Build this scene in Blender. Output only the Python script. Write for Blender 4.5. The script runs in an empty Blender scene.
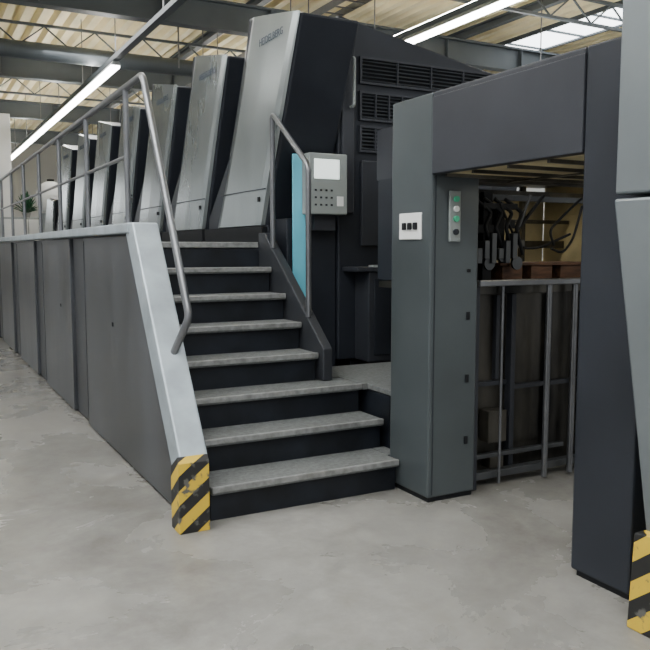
import bpy, bmesh, math, random
from mathutils import Vector, Matrix
random.seed(4)
S=bpy.context.scene
COL=S.collection

# ---------------------------------------------------------------- materials
def nd(nt,t,**k):
    n=nt.nodes.new(t)
    for a,b in k.items(): setattr(n,a,b)
    return n
def mat(name,col,rough=.5,metal=0.0,var=.08,scale=3.0,bump=0.0,bscale=60,col2=None,emit=0,spec=.5,stretch=None,detail=6,rvar=0):
    m=bpy.data.materials.new(name); m.use_nodes=True
    nt=m.node_tree; b=nt.nodes['Principled BSDF']
    b.inputs['Roughness'].default_value=rough
    b.inputs['Metallic'].default_value=metal
    b.inputs['Specular IOR Level'].default_value=spec
    tc=nd(nt,'ShaderNodeTexCoord')
    src=tc.outputs['Object']
    if stretch:
        mp=nd(nt,'ShaderNodeMapping'); mp.inputs['Scale'].default_value=stretch
        nt.links.new(src,mp.inputs['Vector']); src=mp.outputs['Vector']
    n=nd(nt,'ShaderNodeTexNoise'); n.inputs['Scale'].default_value=scale; n.inputs['Detail'].default_value=detail
    nt.links.new(src,n.inputs['Vector'])
    r=nd(nt,'ShaderNodeValToRGB')
    c2=col2 if col2 else tuple(c*(1+var*2) for c in col)
    c1=tuple(c*(1-var*2) for c in col) if not col2 else col
    r.color_ramp.elements[0].position=.3; r.color_ramp.elements[1].position=.7
    r.color_ramp.elements[0].color=(*c1,1); r.color_ramp.elements[1].color=(*c2,1)
    nt.links.new(n.outputs['Fac'],r.inputs['Fac'])
    nt.links.new(r.outputs['Color'],b.inputs['Base Color'])
    if rvar:
        mr=nd(nt,'ShaderNodeMapRange'); mr.inputs['To Min'].default_value=rough-rvar; mr.inputs['To Max'].default_value=rough+rvar
        nt.links.new(n.outputs['Fac'],mr.inputs['Value']); nt.links.new(mr.outputs['Result'],b.inputs['Roughness'])
    if bump:
        n2=nd(nt,'ShaderNodeTexNoise'); n2.inputs['Scale'].default_value=bscale; n2.inputs['Detail'].default_value=4
        nt.links.new(tc.outputs['Object'],n2.inputs['Vector'])
        bp=nd(nt,'ShaderNodeBump'); bp.inputs['Strength'].default_value=bump; bp.inputs['Distance'].default_value=.01
        nt.links.new(n2.outputs['Fac'],bp.inputs['Height']); nt.links.new(bp.outputs['Normal'],b.inputs['Normal'])
    if emit:
        b.inputs['Emission Color'].default_value=(*col,1); b.inputs['Emission Strength'].default_value=emit
    return m
M={}
M['panel']=mat('dark_panel_paint',(.056,.060,.067),.36,.3,.18,2.6,bump=.03,stretch=(1,1,.25),rvar=.1,spec=.4)
M['panel2']=mat('dark_panel_paint_b',(.032,.035,.041),.42,.2,.06,1.5,spec=.4)
M['body']=mat('charcoal_paint',(.019,.022,.029),.42,.1,.10,2,bump=.05,bscale=200,rvar=.08,spec=.32)
M['bodyl']=mat('charcoal_paint_light',(.032,.035,.043),.40,.15,.08,2,spec=.35)
M['slat']=mat('louvre_slat',(.075,.083,.095),.40,.3,.08,2)
M['black']=mat('black_rubber',(.005,.006,.008),.6,0,.1,4,spec=.3)
M['silver']=mat('silver_panel',(.32,.355,.36),.28,.75,.14,.9,stretch=(1,1,.4),rvar=.08)
M['silver2']=mat('silver_panel_dark',(.10,.115,.12),.36,.6,.05,.8)
M['silver3']=mat('silver_cover_far',(.16,.18,.19),.36,.5,.08,1.2)
M['cap']=mat('light_grey_coat',(.30,.345,.375),.45,.25,.10,5)
M['column']=mat('grey_green_paint',(.066,.078,.083),.34,.25,.08,1.5,rvar=.08,spec=.4)
M['tread']=mat('tread_grey',(.130,.137,.135),.6,.1,.14,35,bump=.4,bscale=180)
M['nosing']=mat('nosing_metal',(.25,.255,.25),.45,.4,.15,20)
M['riser']=mat('riser_black',(.006,.008,.012),.5,.0,.3,5,spec=.35)
M['steel']=mat('tube_steel',(.17,.175,.185),.34,.75,.1,5)
M['steeld']=mat('tube_steel_dark',(.09,.095,.10),.4,.7,.1,5)
M['dull']=mat('dull_plate',(.060,.056,.047),.34,.6,.5,3,stretch=(1,1,.3),rvar=.12)
M['cream']=mat('cream_liner',(.52,.45,.27),.6,0,.18,3)
M['wood']=mat('pallet_wood',(.10,.048,.026),.7,0,.3,6,stretch=(1,6,6))
M['white']=mat('white_plastic',(.75,.76,.75),.4,0,.02,2)
M['lgrey']=mat('light_grey_plastic',(.24,.265,.26),.45,0,.03,2)
M['screen']=mat('lcd_screen',(.80,.88,.85),.2,0,.02,2,emit=1.1)
M['green']=mat('green_button',(.05,.45,.25),.4,0,.02,2)
M['blue']=mat('light_blue_plastic',(.13,.47,.60),.35,0,.04,2)
M['beam']=mat('steel_beam_paint',(.075,.088,.098),.5,.3,.1,1)
M['roof']=mat('roof_deck',(.80,.71,.46),.5,.0,.08,.7)
M['wall']=mat('wall_paint',(.66,.67,.66),.8,0,.04,.5)
M['tube']=mat('lamp_tube',(1,.98,.95),.5,0,0,1,emit=26)
M['upfill']=mat('uplight_tube',(1,.97,.90),.5,0,0,1,emit=60)  # glow for the added strips that brighten the roof deck
M['sky']=mat('rooflight_glazing',(.93,.97,1.0),.4,0,0,1,emit=6)
M['leaf']=mat('leaf_green',(.02,.09,.04),.5,0,.4,20)
M['pot']=mat('clay_pot',(.3,.3,.28),.7,0,.1,5)
M['ink']=mat('logo_ink',(.04,.06,.09),.5,0,0,1)

def floor_mat():
    m=bpy.data.materials.new('polished_concrete'); m.use_nodes=True
    nt=m.node_tree; b=nt.nodes['Principled BSDF']; L=nt.links.new
    tc=nd(nt,'ShaderNodeTexCoord')
    def noise(sc,det,rough=.6,dist=0):
        n=nd(nt,'ShaderNodeTexNoise'); n.inputs['Scale'].default_value=sc; n.inputs['Detail'].default_value=det
        n.inputs['Roughness'].default_value=rough; n.inputs['Distortion'].default_value=dist
        L(tc.outputs['Object'],n.inputs['Vector']); return n
    def ramp(n,p0,c0,p1,c1):
        r=nd(nt,'ShaderNodeValToRGB'); r.color_ramp.elements[0].position=p0; r.color_ramp.elements[1].position=p1
        r.color_ramp.elements[0].color=(*c0,1); r.color_ramp.elements[1].color=(*c1,1); L(n.outputs['Fac'],r.inputs['Fac']); return r
    def mul(a,c):
        mx=nd(nt,'ShaderNodeMix',data_type='RGBA',blend_type='MULTIPLY'); mx.inputs[0].default_value=1
        L(a,mx.inputs[6]); L(c,mx.inputs[7]); return mx.outputs[2]
    a=noise(.8,9,.60,.5); c=noise(3.2,10,.68,.5); d=noise(45,3); f=noise(14,8,.7,.2); g=noise(1.5,4,.5,1.2)
    r1=ramp(a,.32,(.155,.150,.138),.66,(.252,.246,.230))
    r2=ramp(c,.30,(.80,.80,.79),.68,(1.12,1.12,1.12))
    r3=ramp(f,.30,(.88,.88,.87),.62,(1.05,1.05,1.05))
    r4=ramp(g,.30,(.84,.83,.81),.45,(1,1,1))
    col=mul(mul(mul(r1.outputs['Color'],r2.outputs['Color']),r3.outputs['Color']),r4.outputs['Color'])
    L(col,b.inputs['Base Color'])
    rr=nd(nt,'ShaderNodeMapRange'); rr.inputs['From Min'].default_value=.3; rr.inputs['From Max'].default_value=.7
    rr.inputs['To Min'].default_value=.16; rr.inputs['To Max'].default_value=.38
    L(a.outputs['Fac'],rr.inputs['Value']); L(rr.outputs['Result'],b.inputs['Roughness'])
    bp=nd(nt,'ShaderNodeBump'); bp.inputs['Strength'].default_value=.04; bp.inputs['Distance'].default_value=.005
    L(d.outputs['Fac'],bp.inputs['Height']); L(bp.outputs['Normal'],b.inputs['Normal'])
    return m
M['floor']=floor_mat()
def hazard_mat():
    m=bpy.data.materials.new('hazard_tape'); m.use_nodes=True
    nt=m.node_tree; b=nt.nodes['Principled BSDF']; L=nt.links.new
    tc=nd(nt,'ShaderNodeTexCoord')
    dt=nd(nt,'ShaderNodeVectorMath',operation='DOT_PRODUCT'); dt.inputs[1].default_value=(-.8,.8,1)
    L(tc.outputs['Object'],dt.inputs[0])
    mu=nd(nt,'ShaderNodeMath',operation='MULTIPLY'); mu.inputs[1].default_value=6.0
    L(dt.outputs['Value'],mu.inputs[0])
    fr=nd(nt,'ShaderNodeMath',operation='FRACT'); L(mu.outputs[0],fr.inputs[0])
    gt=nd(nt,'ShaderNodeMath',operation='GREATER_THAN'); gt.inputs[1].default_value=.5; L(fr.outputs[0],gt.inputs[0])
    n=nd(nt,'ShaderNodeTexNoise'); n.inputs['Scale'].default_value=18; n.inputs['Detail'].default_value=8; L(tc.outputs['Object'],n.inputs['Vector'])
    wr=nd(nt,'ShaderNodeValToRGB'); wr.color_ramp.elements[0].position=.58; wr.color_ramp.elements[1].position=.66
    wr.color_ramp.elements[0].color=(0,0,0,1); wr.color_ramp.elements[1].color=(1,1,1,1)
    L(n.outputs['Fac'],wr.inputs['Fac'])
    mx=nd(nt,'ShaderNodeMix',data_type='RGBA'); mx.inputs[6].default_value=(.010,.010,.010,1); mx.inputs[7].default_value=(.56,.38,.03,1)
    L(gt.outputs[0],mx.inputs[0])
    m2=nd(nt,'ShaderNodeMix',data_type='RGBA'); m2.inputs[7].default_value=(.09,.09,.08,1)
    L(wr.outputs['Color'],m2.inputs[0]); L(mx.outputs[2],m2.inputs[6])
    L(m2.outputs[2],b.inputs['Base Color']); b.inputs['Roughness'].default_value=.5
    return m
M['hazard']=hazard_mat()

# ---------------------------------------------------------------- helpers
def empty(name):
    e=bpy.data.objects.new(name,None); COL.objects.link(e); e.empty_display_size=.2; return e
def finish(name,bm,m,parent,bevel=0,smooth=False):
    bmesh.ops.recalc_face_normals(bm,faces=bm.faces)
    me=bpy.data.meshes.new(name); bm.to_mesh(me); bm.free()
    o=bpy.data.objects.new(name,me); COL.objects.link(o)
    for mm in (m if isinstance(m,(list,tuple)) else [m]): me.materials.append(M[mm])
    if parent: o.parent=parent
    if bevel:
        md=o.modifiers.new('bevel','BEVEL'); md.width=bevel; md.segments=2; md.limit_method='ANGLE'
    if smooth:
        for p in me.polygons: p.use_smooth=True
    return o
def addbox(bm,x0,x1,y0,y1,z0,z1,mi=0):
    v=[bm.verts.new(c) for c in [(x0,y0,z0),(x1,y0,z0),(x1,y1,z0),(x0,y1,z0),(x0,y0,z1),(x1,y0,z1),(x1,y1,z1),(x0,y1,z1)]]
    for f in [(0,3,2,1),(4,5,6,7),(0,1,5,4),(1,2,6,5),(2,3,7,6),(3,0,4,7)]:
        bm.faces.new([v[i] for i in f]).material_index=mi
def box(name,x0,x1,y0,y1,z0,z1,m,parent=None,bevel=.004):
    bm=bmesh.new(); addbox(bm,x0,x1,y0,y1,z0,z1); return finish(name,bm,m,parent,bevel)
def boxes(name,lst,m,parent=None,bevel=0):
    bm=bmesh.new()
    for l in lst: addbox(bm,*l)
    return finish(name,bm,m,parent,bevel)
def addprism(bm,poly,x0,x1,axis='x'):
    def P(a,b,t):
        return (t,a,b) if axis=='x' else ((a,t,b) if axis=='y' else (a,b,t))
    A=[bm.verts.new(P(a,b,x0)) for a,b in poly]; B=[bm.verts.new(P(a,b,x1)) for a,b in poly]
    bm.faces.new(A); bm.faces.new(B[::-1]); n=len(poly)
    for i in range(n): bm.faces.new([A[i],B[i],B[(i+1)%n],A[(i+1)%n]])
def prism(name,poly,x0,x1,m,parent=None,bevel=.004,axis='x',warp=None):
    bm=bmesh.new(); addprism(bm,poly,x0,x1,axis)
    if warp:
        for v in bm.verts: v.co=warp(v.co)
    return finish(name,bm,m,parent,bevel)
def tube(name,pts,r,m,parent=None):
    cu=bpy.data.curves.new(name,'CURVE'); cu.dimensions='3D'; cu.bevel_depth=r; cu.bevel_resolution=3; cu.use_fill_caps=True
    sp=cu.splines.new('POLY'); sp.points.add(len(pts)-1)
    for i,p in enumerate(pts): sp.points[i].co=(*p,1)
    cu.materials.append(M[m])
    o=bpy.data.objects.new(name,cu); COL.objects.link(o)
    dg=bpy.context.evaluated_depsgraph_get(); me=bpy.data.meshes.new_from_object(o.evaluated_get(dg))
    bpy.data.objects.remove(o); o=bpy.data.objects.new(name,me); COL.objects.link(o)
    for p in me.polygons: p.use_smooth=True
    if parent: o.parent=parent
    return o
def roundpath(pts,r=.06,n=5):
    out=[Vector(pts[0])]
    for i in range(1,len(pts)-1):
        p=Vector(pts[i]); a=(Vector(pts[i-1])-p); b=(Vector(pts[i+1])-p)
        ra=min(r,a.length*.45,b.length*.45)
        a=p+a.normalized()*ra; b=p+b.normalized()*ra
        for k in range(n+1):
            t=k/n; out.append(a*(1-t)**2+p*2*t*(1-t)+b*t*t)
    out.append(Vector(pts[-1])); return out
def cyl(name,c,r,h,m,parent=None,axis='z',seg=24,r2=None,bevel=0):
    bm=bmesh.new(); bmesh.ops.create_cone(bm,cap_ends=True,segments=seg,radius1=r,radius2=r if r2 is None else r2,depth=h)
    if axis=='x': bmesh.ops.rotate(bm,verts=bm.verts,matrix=Matrix.Rotation(math.pi/2,3,'Y'))
    if axis=='y': bmesh.ops.rotate(bm,verts=bm.verts,matrix=Matrix.Rotation(math.pi/2,3,'X'))
    bmesh.ops.translate(bm,verts=bm.verts,vec=c)
    return finish(name,bm,m,parent,bevel)

# ---------------------------------------------------------------- hall shell
XL,XR,YB,YF=-7,16,-5,36
H=6.3
box('floor',XL,XR,YB,YF,-.2,0,'floor',None,0)
bm=bmesh.new(); prof=[]; x=XL
while x<XR:
    prof+= [(x,H),(x+.14,H),(x+.19,H+.14),(x+.28,H+.14)]; x+=.33
prof.append((x,H))
lo=[]; hi=[]
for a,z in prof:
    lo.append(bm.verts.new((a,YB,z))); hi.append(bm.verts.new((a,YF,z)))
for i in range(len(prof)-1): bm.faces.new([lo[i],lo[i+1],hi[i+1],hi[i]])
ce=finish('ceiling',bm,'roof',None)
sm=ce.modifiers.new('solid','SOLIDIFY'); sm.thickness=.02; sm.offset=1
box('wall_back',XL,XR,YF,YF+.2,0,H+.15,'wall',None,0)
e=empty('wall_left'); 
lst=[(XL-.2,XL,2,YF,0,1.2),(XL-.2,XL,2,YF,4.2,H+.1)]
y=2
while y<YF: lst.append((XL-.2,XL,y,min(y+1.2,YF),1.2,4.2)); y+=5
boxes('masonry',lst,'wall',e)
box('wall_right',XR,XR+.2,YB,YF,0,H+.15,'wall',None,0)
for i,xx in enumerate((-4,0.4,9)):
    w=empty('window_%d'%(i+1))
    box('glazing',xx,xx+3,YF-.03,YF-.005,3.2,4.6,'sky',w,0)
    boxes('frame',[(xx-.08,xx+3.08,YF-.07,YF-.001,3.12,3.2),(xx-.08,xx+3.08,YF-.07,YF-.001,4.6,4.68),(xx-.08,xx,YF-.07,YF-.001,3.2,4.6),(xx+3,xx+3.08,YF-.07,YF-.001,3.2,4.6),(xx+1.46,xx+1.54,YF-.07,YF-.001,3.2,4.6)],'beam',w)
def ibeam(y,z0=5.45,h=.5,w=.24):
    e=empty('steel_beam')
    boxes('beam_section',[(XL,XR,y-w/2,y+w/2,z0,z0+.04),(XL,XR,y-w/2,y+w/2,z0+h-.04,z0+h),(XL,XR,y-.02,y+.02,z0+.04,z0+h-.04)]+[(xx,xx+.02,y-w/2,y+w/2,z0+.04,z0+h-.04) for xx in (-6,-4,-2,0,2,4,6,8,10,12,14)],'beam',e,.0)
for y in (1.8,7.6,13.4,19.2,25,30.8): ibeam(y)
# lattice girders between the beams
def lattice(y,z0=5.62,z1=6.05):
    e=empty('lattice_girder')
    boxes('chords',[(XL,XR,y-.035,y+.035,z0,z0+.05),(XL,XR,y-.035,y+.035,z1,z1+.05)],'beam',e)
    bm=bmesh.new(); x=XL+.1; up=True
    while x<XR-.6:
        a,b=(z0+.04,z1+.01) if up else (z1+.01,z0+.04)
        addprism(bm,[(x,a),(x+.04,a),(x+.54,b),(x+.50,b)],y-.015,y+.015,'y'); x+=.5; up=not up
    finish('web_bars',bm,'beam',e)
for y in (10.5,16.9,22.1): lattice(y)
for xx in (-4,1.2,6.0,10.8,15):
    e=empty('roof_purlin'); boxes('purlin_section',[(xx-.07,xx+.07,YB,YF,6.12,6.15),(xx-.07,xx+.07,YB,YF,6.26,6.29),(xx-.015,xx+.015,YB,YF,6.15,6.26)],'beam',e)
for i,(x0,x1,y0,y1) in enumerate([(-4.5,-2.5,0,12),(2.0,3.6,-3.5,1.2),(-1.5,.5,-3.5,6.5),(12.2,13.3,4,24),(6.6,8.2,-3.5,3.5)]):  # far-right pane is the hall skylight; the others are added, out-of-view fill
    e=empty('window_%d'%(i+4))
    box('rooflight_and_fill_pane',x0,x1,y0,y1,H-.05,H-.02,'sky',e,0)
    boxes('rooflight_and_fill_frame',[(x0-.06,x0,y0,y1,H-.09,H-.01),(x1,x1+.06,y0,y1,H-.09,H-.01)]+[(x0,x1,y0+k*(y1-y0-.05)/16,y0+k*(y1-y0-.05)/16+.04,H-.09,H-.05) for k in range(17)],'beam',e)
def lum(x,y0,y1,z=4.8,rail0=None):
    e=empty('fluorescent_light')
    prism('housing',[(x-.09,z),(x+.09,z),(x+.05,z+.07),(x-.05,z+.07)],y0,y1,'lgrey',e,0,axis='y')
    boxes('tubes',[(x-.075,x-.015,y0+.05,y1-.05,z-.035,z-.001),(x+.015,x+.075,y0+.05,y1-.05,z-.035,z-.001)],'tube',e)
    r0=y0 if rail0 is None else rail0
    boxes('carrier_rail',[(x-.06,x+.06,r0,y1,z+.075,z+.15)],'beam',e)
    boxes('roof_fill_strips',[(x-.03,x+.03,y0+.05,y1-.05,z+.151,z+.17)],'upfill',e)  # added glowing strip, hidden from below, only to brighten the roof
    yy=r0+.3; L=[]
    while yy<y1: L.append((x-.008,x+.008,yy,yy+.016,z+.14,H)); yy+=2.9
    boxes('hangers',L,'steel',e)
lum(3.35,14.0,32,4.8,5)
lum(7.0,5.2,13.2); lum(-1.2,1,14); lum(0.9,-3,3.4); lum(10.4,2,12.5); lum(7.0,15,30)
e=empty('cable_tray')
boxes('tray',[(5.3,5.32,6,30,4.9,5.0),(5.6,5.62,6,30,4.9,5.0)]+[(5.3,5.62,6+i*.3,6.03+i*.3,4.9,4.915) for i in range(80)],'steel',e)
boxes('tray_hangers',[(5.3,5.315,y,y+.015,5.0,H) for y in (7,11,15,21,23,27)]+[(5.605,5.62,y,y+.015,5.0,H) for y in (7,11,15,21,23,27)],'steel',e)
e=empty('ventilation_pipe')
cyl('pipe_run',(4.5,15.8,5.3),.16,22,'beam',e,'x',24)
boxes('pipe_straps',[(xx,xx+.03,15.64,15.66,5.25,H) for xx in (-5,0,5,10)],'steel',e)

# ---------------------------------------------------------------- access platform
pf=empty('access_platform')
X0=1.358; YE=19.0
ys=[7.08,7.72,9.5,10.15,11.9,12.55,14.3,14.95,16.7,17.35,YE]
prism('side_panel_front',[(4.24,.02),(4.24,.42),(5.2,1.69),(7.06,1.69),(7.06,.02)],X0,X0+.11,'panel',pf,.006)
for i in range(len(ys)-1):
    box('side_panel_%d'%(i+1),X0+(.03 if i%2==0 else 0),X0+.11,ys[i]+.014,ys[i+1]-.014,.02,1.69,'panel2' if i%2==0 else 'panel',pf,.006)
boxes('panel_joints',[(X0+.04,X0+.10,7.0,YE,.0,1.68)],'black',pf)
boxes('panel_pull_strip',[(X0-.006,X0+.002,b-.05,b-.038,.05,1.66) for b in ys[0::2]],'steeld',pf)
box('edge_trim',1.29,1.47,5.2,YE,1.70,1.77,'cap',pf,.01)
def fw(c):
    t=min(1,max(0,c.z/1.77)); c=c.copy(); c.x+= (.035 if c.x<1.35 else .045)*t; return c
prism('slanted_fin',[(4.08,.40),(5.13,1.77),(5.30,1.77),(5.30,1.70),(4.22,.30),(4.22,0.0),(4.08,0.0)],1.268,1.435,'cap',pf,.012,warp=fw)
prism('hazard_tape_foot',[(4.074,.0),(4.074,.405),(4.10,.44),(4.225,.36),(4.225,0)],1.262,1.441,'hazard',pf,.004)
prism('inner_cheek',[(4.24,.0),(4.24,.42),(5.2,1.69),(6.6,1.69),(6.6,0)],1.468,1.487,'panel2',pf,0)
box('walkway_deck',1.49,2.66,6.18,YE,1.60,1.648,'tread',pf,.004)
boxes('latches',[(X0-.006,X0,5.98,6.01,1.0,1.03),(X0-.006,X0,8.3,8.33,1.0,1.03)],'black',pf)

# ---------------------------------------------------------------- stairs
st=empty('metal_staircase')
R=.206; G=.28
for i in range(1,8):
    y=4.2+G*(i-1); z=R*i
    x1={1:2.795,2:2.87,3:2.86}.get(i,2.65)
    y0=y-.03 if i==1 else y
    box('riser_%d'%i,1.49,x1-.01,y0+.035,y+G+.06,0 if i<4 else z-R*1.6,z-.045,'riser',st,.002)
    box('tread_%d'%i,1.489,x1,y0,y+G+.04,z-.045,z,'tread',st,.008)
    box('nosing_%d'%i,1.491,x1-.004,y0-.006,y0+.022,z-.032,z+.003,'nosing',st,.004)
box('tread_1_return',2.797,2.90,4.32,4.52,.161,.206,'tread',st,.004)
box('riser_top',1.49,2.65,4.2+G*7+.03,6.15,1.2,1.59,'riser',st,0)
box('nosing_top',1.489,2.65,4.2+G*7-.006,4.2+G*7+.03,1.605,1.652,'nosing',st,.004)
box('landing_base',2.91,4.3,4.47,5.56,0,.57,'riser',st,.004)
box('landing_base_rear',2.66,2.905,5.10,5.88,0,.57,'riser',st,.0)
box('landing_top',2.905,4.3,4.44,5.60,.575,.618,'tread',st,.008)
box('landing_top_strip',2.862,2.903,4.76,5.12,.575,.618,'tread',st,.0)
box('landing_top_rear',2.655,2.903,5.122,5.88,.575,.618,'tread',st,.0)
prism('right_stringer',[(4.98,.62),(4.98,.86),(6.05,1.73),(6.17,1.73),(6.17,.62)],2.655,2.735,'panel2',st,.01)

# ---------------------------------------------------------------- railings
gr=empty('guard_railing')
xr=1.40
tube('sloping_handrail',roundpath([(xr,18.8,2.73),(xr,5.14,2.73),(1.452,4.42,1.19),(1.385,4.53,.965)],.05),.024,'steel',gr)
tube('mid_rail',[(xr,18.8,2.25),(xr,5.6,2.25)],.014,'steel',gr)
for k,y in enumerate((5.6,7.0,8.4,9.8,11.2,12.6,14.0,15.4,16.8,18.2)):
    tube('post_%d'%k,[(xr,y,1.77),(xr,y,2.73)],.021,'steel',gr)
hr=empty('stair_handrail')
xh=2.672
tube('rail_loop',roundpath([(xh,5.90,1.60),(xh,5.90,2.70),(xh,5.25,2.22),(xh,5.25,1.075)],.06),.022,'steel',hr)

# ---------------------------------------------------------------- printing units
def lerp(a,b,t): return a+(b-a)*t
def unit(y0,idx):
    e=empty('printing_press_unit')
    P=[(y0,.0),(y0,1.8),(y0-.34,2.62),(y0-.68,3.41),(y0+.36,3.62),(y0+.62,2.7),(y0+1.48,1.9),(y0+1.48,.0)]
    prism('housing',P,2.74,3.27 if idx==0 else 5.2,'body',e,.02)
    if idx==0: box('rear_housing',3.28,5.2,y0+.02,y0+1.48,0,3.1,'body',e,.01)
    N=10; bm=bmesh.new(); rows=[]
    for k in range(N+1):
        s=k/N; z=lerp(1.80,3.42,s)
        ya=y0+.02-.70*(s**1.05); yb=y0+1.33-.86*(s**.9)-.04*math.sin(math.pi*s)
        zb=lerp(1.80,3.64,s)
        xo=2.70+ .03*s**2 
        row=[(2.735,ya,z),(xo,ya+.01,z),(xo-.012,lerp(ya,yb,.08),lerp(z,zb,.08)),(xo-.016,lerp(ya,yb,.42),lerp(z,zb,.42)),(xo-.008,lerp(ya,yb,.76),lerp(z,zb,.76)),(xo+.07,lerp(ya,yb,1.0),zb),(2.82,lerp(ya,yb,1.0),zb)]
        rows.append([bm.verts.new(p) for p in row])
    for k in range(N):
        for j in range(6):
            f=bm.faces.new([rows[k][j],rows[k][j+1],rows[k+1][j+1],rows[k+1][j]])
            f.material_index=1 if j in(4,5) else 0
    bm.faces.new(rows[N]); bm.faces.new(rows[0][::-1])
    finish('side_cover',bm,['silver','silver2'],e,0)
    boxes('cover_seam',[(2.681,2.70,y0-.08,y0+.98,2.10,2.108)],'body',e)
    box('kick_plate',2.69,2.745,y0,y0+1.46,1.655,1.79,'black',e,.003)
    boxes('hinges',[(2.675,2.69,y0+.02,y0+.05,2.0,2.04)],'black',e)
    cu=bpy.data.curves.new('logo','FONT'); cu.body='HEIDELBERG'; cu.size=.085; cu.extrude=.001; cu.align_x='CENTER'
    o=bpy.data.objects.new('lettering',cu); COL.objects.link(o)
    o.rotation_euler=(math.pi/2,0,-math.pi/2); o.location=(2.700,y0-.20,3.30)
    dg=bpy.context.evaluated_depsgraph_get(); me=bpy.data.meshes.new_from_object(o.evaluated_get(dg))
    mw=Matrix.LocRotScale(o.location,o.rotation_euler,None); bpy.data.objects.remove(o); me.transform(mw)
    me.materials.clear(); me.materials.append(M['ink'])
    o=bpy.data.objects.new('lettering',me); COL.objects.link(o); o.parent=e
    return e
for i,y0 in enumerate((6.18,7.72,9.28,10.86,12.45,14.05,15.65)): unit(y0,i)
fe=empty('sheet_feeder')
prism('feeder_housing',[(17.2,0),(17.2,2.1),(16.95,2.6),(17.8,2.7),(18.4,2.0),(18.4,0)],2.74,5.0,'bodyl',fe,.02)
prism('feeder_side_cover',[(17.23,1.75),(17.0,2.58),(17.75,2.67),(18.3,2.0),(18.3,1.75)],2.69,2.739,'silver',fe,.01)

# ---------------------------------------------------------------- delivery housing
dh=empty('press_delivery_housing')
prism('main_body',[(3.28,.62),(3.28,3.56),(4.85,3.27),(5.3,3.2),(5.3,.62)],5.88,6.17,'body',dh,.015,axis='y')
box('rear_body',3.42,5.25,5.90,6.1,.0,.60,'black',dh,0)
box('lower_cabinet',2.80,3.27,5.90,6.17,0,1.85,'body',dh,.008)
box('door_post',3.30,3.42,5.84,5.879,1.9,3.48,'bodyl',dh,.01)
def louv(nm,x0,x1,z0,z1,n):
    box(nm+'_recess',x0,x1,5.872,5.879,z0,z1,'black',dh,0)
    boxes(nm+'_frame',[(x0-.02,x1+.02,5.85,5.879,z1,z1+.02),(x0-.02,x1+.02,5.85,5.879,z0-.02,z0),(x0-.02,x0,5.85,5.879,z0,z1),(x1,x1+.02,5.85,5.879,z0,z1)]+[(x0+t*(x1-x0)-.006,x0+t*(x1-x0)+.006,5.842,5.879,z0,z1) for t in (.25,.5,.75)],'bodyl',dh)
    bm=bmesh.new()
    for i in range(n):
        z=z0+(i+.25)*(z1-z0)/n; d=(z1-z0)/n
        addprism(bm,[(5.871,z+d*.45),(5.845,z),(5.850,z-.004),(5.871,z+d*.3)],x0+.005,x1-.005)
    finish(nm,bm,'slat',dh)
louv('louvre_top',3.50,4.95,3.03,3.22,6)
louv('louvre_mid',3.50,4.05,2.72,2.93,7)
louv('louvre_low',3.50,4.05,2.45,2.64,6)
box('access_door',3.50,4.05,5.85,5.879,1.62,2.36,'bodyl',dh,.01)
box('upper_door',4.12,4.95,5.85,5.879,1.62,2.93,'bodyl',dh,.01)
box('operator_shelf',3.32,4.2,5.62,5.875,1.40,1.44,'bodyl',dh,.008)
boxes('shelf_items',[(3.5,3.62,5.65,5.73,1.44,1.455),(3.7,3.86,5.66,5.76,1.44,1.45)],'lgrey',dh)
box('base_cabinet',3.45,4.2,5.64,5.875,.62,1.40,'bodyl',dh,.008)
box('base_cabinet_door',3.50,4.1,5.625,5.639,.68,1.34,'body',dh,.004)
tube('door_handle',roundpath([(3.38,5.84,3.20),(3.38,5.78,3.20),(3.38,5.78,2.80),(3.38,5.84,2.80)],.03),.014,'lgrey',dh)
cp=empty('control_panel')
box('panel_housing',2.91,3.27,5.70,5.84,1.88,2.38,'lgrey',cp,.01)
box('panel_bracket',3.0,3.2,5.84,5.895,1.75,1.85,'bodyl',cp,0)
box('panel_bracket_arm',3.0,3.2,5.78,5.84,1.75,1.88,'bodyl',cp,0)
box('display',2.955,3.19,5.692,5.70,2.17,2.33,'screen',cp,.002)
boxes('keys',[(2.96+.05*i,2.978+.05*i,5.695,5.70,1.95+.06*j,1.965+.06*j) for i in range(4) for j in range(3)],'body',cp)
boxes('key_field',[(3.17,3.23,5.695,5.70,1.95,2.03)],'white',cp)
bp_=empty('blue_curtain_guard')
prism('guard_sheet',[(2.835,5.86),(2.95,5.84),(2.96,5.875),(2.84,5.88)],.62,2.38,'blue',bp_,.006,axis='z')

# ---------------------------------------------------------------- portal
po=empty('pile_delivery_portal')
box('column',2.80,3.17,3.86,4.30,0.03,2.53,'column',po,.012)
box('column_plinth',2.815,3.16,3.875,4.29,0.0,.03,'black',po,0)
boxes('column_seams',[(2.83,2.835,3.857,3.86,.05,2.04)],'body',po)
boxes('column_latches',[(3.08,3.105,3.85,3.86,z,z+.05) for z in (.35,.75,1.15)]+[(3.08,3.105,3.85,3.86,1.45,1.47)],'black',po,.003)
box('lintel',2.80,4.90,2.67,3.855,2.10,2.53,'bodyl',po,.012)
box('lintel_apron',2.795,2.86,2.67,3.855,2.045,2.50,'bodyl',po,.006)
box('bay_ceiling_liner',2.87,4.85,2.67,3.85,2.05,2.09,'cream',po,0)
boxes('bay_ceiling_ribs',[(2.87,4.85,y,y+.02,2.03,2.05) for y in (2.95,3.25,3.55,3.8)]+[(3.4,3.43,2.67,3.85,2.02,2.03)],'dull',po)
box('near_leg',2.80,3.12,2.31,2.665,.03,2.53,'body',po,.012)
box('near_leg_plinth',2.82,3.1,2.33,2.64,0,.03,'black',po,0)
box('rear_leg',4.70,4.95,2.31,2.665,0,2.53,'body',po,.01)
boxes('switch_plate',[(2.788,2.80,3.95,4.19,1.655,1.82)],'white',po,.004)
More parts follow.
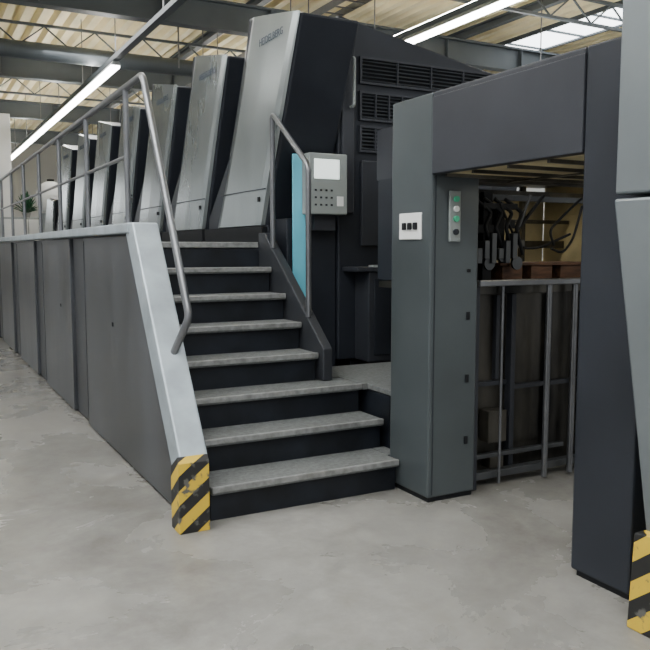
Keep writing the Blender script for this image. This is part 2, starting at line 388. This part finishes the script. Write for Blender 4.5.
boxes('switch_knobs',[(2.772,2.788,3.985+.06*i,4.02+.06*i,1.715,1.76) for i in range(3)],'black',po,.004)
box('button_panel',2.93,3.01,3.84,3.86,1.64,1.95,'lgrey',po,.004)
for k,(z,c) in enumerate([(1.90,'green'),(1.84,'white'),(1.78,'green'),(1.70,'body')]):
    cyl('button_%d'%k,(2.97,3.832,z),.018,.016,c,po,'y',16)
pb=empty('pile_lift')
box('bay_side_screen',4.91,4.94,3.92,5.1,0,2.45,'cream',pb,0)
box('back_plate',3.22,4.75,4.12,4.17,.03,1.29,'dull',pb,.004)
boxes('frame_bars',[(3.20,3.25,3.93,4.0,0,1.355),(3.62,3.66,4.04,4.1,0.05,1.29),(4.4,4.46,3.93,4.1,0,1.29)],'bodyl',pb,.004)
boxes('bottom_rollers',[(3.24,4.7,3.96,4.02,.05,.10),(3.26,4.1,4.0,4.04,.18,.21)],'steeld',pb,.004)
boxes('plate_ribs',[(3.66,4.40,4.08,4.118,.62,.65),(3.26,3.62,4.08,4.118,.66,.69),(3.34,3.37,4.08,4.118,.7,1.28),(3.52,3.55,4.08,4.118,.7,1.28),(4.0,4.03,4.08,4.118,.1,1.28)],'bodyl',pb)
boxes('guide_block',[(3.40,3.56,4.0,4.1,.28,.50),(3.42,3.54,4.0,4.1,.10,.18)],'dull',pb,.006)
tube('lift_rod_a',[(3.44,3.93,0.02),(3.44,3.93,1.36)],.010,'steel',pb)
tube('lift_rod_b',[(3.82,3.90,0.02),(3.82,3.90,1.36)],.020,'steel',pb)
tube('lift_rod_c',[(4.06,3.90,0.02),(4.06,3.90,1.36)],.022,'steel',pb)
boxes('top_bar',[(3.20,4.7,3.87,3.95,1.355,1.395)],'steel',pb,.006)
# lifting chains: alternating links
L=[]
for xx in (3.31,4.25):
    z=.12; k=0
    while z<1.30:
        L.append((xx-.012,xx+.012,4.02,4.03,z,z+.03) if k%2 else (xx-.005,xx+.005,4.012,4.038,z,z+.03)); z+=.026; k+=1
boxes('lifting_chains',L,'steeld',pb)
box('bay_rear_liner',3.3,4.9,5.1,5.14,1.36,2.06,'cream',pb,0)
box('bay_shelf',3.21,4.9,3.96,5.1,1.30,1.35,'dull',pb,0)
box('bay_roof',3.21,4.9,4.31,5.14,2.12,2.5,'bodyl',pb,0)
boxes('bay_header',[(3.20,4.9,3.92,3.96,2.02,2.06),(3.20,4.9,4.5,4.54,1.98,2.03),(3.6,4.9,4.8,4.83,1.80,1.83),(3.9,3.94,4.82,4.86,1.36,2.1),(4.4,4.44,4.82,4.86,1.36,2.1),(3.3,4.9,4.85,4.9,1.60,1.66)],'dull',pb,0)
box('bay_side',3.20,3.25,4.31,5.1,1.36,2.12,'body',pb,0)
boxes('pallet_blocks',[(3.58,3.76,4.1,4.3,1.352,1.48),(3.84,4.04,4.1,4.3,1.352,1.48),(4.12,4.36,4.1,4.3,1.352,1.48)],'wood',pb,.004)
boxes('pallet_boards',[(3.54,4.5,4.08,4.45,1.482,1.50)],'wood',pb)
boxes('sheet_stack',[(3.60,4.6,4.50,4.75,1.352,1.46)],'cream',pb)
gm=empty('gripper_mechanism')
boxes('carriage',[(3.27,3.50,4.1,4.30,1.70,1.76),(3.27,3.35,4.1,4.28,1.36,2.05),(3.42,3.50,4.12,4.2,1.36,1.98),(3.36,3.66,4.05,4.12,1.86,1.90),(3.53,3.59,4.1,4.18,1.52,1.9),(3.35,3.42,4.15,4.25,1.36,1.62),(3.35,3.42,4.15,4.2,1.80,1.98),(3.60,3.68,4.2,4.28,1.60,1.84),(3.50,3.58,4.22,4.28,1.36,1.50),(3.68,3.82,4.25,4.3,1.74,1.80),(3.36,3.52,4.21,4.27,1.55,1.70)],'black',gm,.005)
for k in range(4):
    x=3.30+.09*k
    tube('arm_%d'%k,roundpath([(x,4.08,1.93),(x+.13,4.05,1.84),(x+.05,4.02,1.74),(x+.14,4.05,1.62-.02*k)],.03),.013,'black',gm)
tube('lever_a',[(3.55,4.06,1.60),(3.86,4.02,1.96)],.012,'black',gm)
tube('lever_b',[(3.62,4.06,1.60),(3.74,4.02,1.96)],.010,'steeld',gm)
tube('hose_a',roundpath([(3.95,4.0,1.62),(3.90,4.0,1.72),(4.02,4.0,1.82),(4.2,4.0,1.95)],.1,8),.009,'black',gm)
tube('hose_b',roundpath([(3.97,4.05,1.60),(4.08,4.05,1.56),(4.18,4.05,1.66),(4.26,4.05,1.9)],.1,8),.009,'black',gm)
tube('hose_c',roundpath([(3.5,4.05,1.90),(3.68,4.05,1.60),(3.86,4.05,1.60),(4.15,4.05,1.70)],.12,8),.009,'black',gm)
for k in range(3): cyl('sprocket_%d'%k,(3.40+.12*k,4.03,1.50+.05*(k%2)),.045,.02,'steeld',gm,'y',18)
boxes('gear_block',[(3.28+.06*i,3.32+.06*i,4.0,4.08,1.50+.03*(i%2),1.60+.05*(i%3)) for i in range(6)]+[(3.4,4.6,4.2,4.24,1.93,1.97)],'steeld',gm,.003)
boxes('bracket_plate',[(3.5,4.05,4.4,4.42,1.60,1.66),(3.7,3.74,4.4,4.44,1.5,1.98)],'dull',gm)

nc=empty('machine_side_cabinet')
box('upper_cover',2.79,3.6,.9,2.27,1.83,3.6,'silver3',nc,.012)
box('upper_cover_skin',2.70,2.788,.9,2.385,1.83,3.6,'silver3',nc,.012)
prism('lower_cover',[(.9,.02),(2.10,.02),(2.10,.40),(2.27,1.81),(.9,1.81)],2.79,3.6,'silver3',nc,.012)
prism('lower_cover_skin',[(.9,.02),(2.13,.02),(2.13,.40),(2.365,1.81),(.9,1.81)],2.67,2.788,'silver3',nc,.012)
prism('hazard_tape_foot',[(1.9,0),(2.16,0),(2.14,.42),(2.0,.44),(1.9,.44)],2.61,2.90,'hazard',nc,.006)

# ---------------------------------------------------------------- far background
c=empty('building_column'); box('shaft',2.35,2.70,24,24.4,0,5.4,'wall',c,.01); box('base_plate',2.25,2.85,23.9,24.5,0,.15,'lgrey',c,.01)
sc=empty('storage_cabinet')
box('carcass',2.0,3.2,20.2,20.9,0,2.35,'lgrey',sc,.01); boxes('doors',[(2.02,2.59,20.17,20.2,.1,2.3),(2.61,3.18,20.17,20.2,.1,2.3)],'wall',sc,.004)
pl=empty('potted_plant')
cyl('pot',(2.60,20.5,2.41),.08,.12,'pot',pl,'z',20,.11)
bm=bmesh.new()
for k in range(140):
    a=random.uniform(0,6.28); el=random.uniform(.2,1.5); Ln=random.uniform(.12,.5)
    d=Vector((math.cos(a)*math.cos(el)*.6,math.sin(a)*math.cos(el)*.6,math.sin(el)))
    s=Vector((-math.sin(a),math.cos(a),0))*.045
    p0=Vector((2.60,20.5,2.45))+d*Ln*.3; p1=p0+d*Ln*.6; p2=p0+d*Ln+Vector((0,0,-.1*Ln))
    v=[bm.verts.new(q) for q in (p0,p1+s,p2,p1-s)]
    bm.faces.new(v)
finish('foliage',bm,'leaf',pl)
tk=empty('powder_tank')
bm=bmesh.new(); bmesh.ops.create_uvsphere(bm,u_segments=24,v_segments=14,radius=.34)
for v in bm.verts:
    v.co.z*=1.15; v.co+=Vector((2.95,18.9,2.75))
finish('vessel',bm,'white',tk,0,True)
cyl('stand',(2.95,18.9,1.20),.22,2.4,'lgrey',tk); cyl('filler_cap',(2.95,18.9,3.15),.08,.06,'black',tk)

# ---------------------------------------------------------------- lights
def area(name,loc,sx,sy,p,col=(1,1,1),rot=(0,0,0)):
    l=bpy.data.lights.new(name,'AREA'); l.shape='RECTANGLE'; l.size=sx; l.size_y=sy; l.energy=p; l.color=col
    o=bpy.data.objects.new(name,l); COL.objects.link(o); o.location=loc; o.rotation_euler=rot; return o
area('rooflight_daylight',(-.5,1.5,6.2),2,9,330,(1,.995,.98))  # added overhead area fill for the hall
area('overhead_fill_b',(3.,11,5.3),1.2,10,240,(1,.995,.98))  # second added fill, over the press line; no rooflight above it
area('bay_lamp',(3.9,4.7,1.97),.9,.12,3.5,(1,.92,.70))
area('bay_lamp_front',(3.9,3.3,2.01),.8,.1,3.5,(1,.92,.72))
w=bpy.data.worlds.new('world'); S.world=w; w.use_nodes=True
w.node_tree.nodes['Background'].inputs[0].default_value=(.94,.97,1,1); w.node_tree.nodes['Background'].inputs[1].default_value=1.0

cam=bpy.data.cameras.new('camera'); co=bpy.data.objects.new('camera',cam); COL.objects.link(co)
cam.sensor_width=36; cam.lens=772/650*36; cam.clip_start=.05
co.location=(0,0,1.6); co.rotation_euler=(math.radians(90-5.68),0,math.radians(-28.2))
S.camera=co
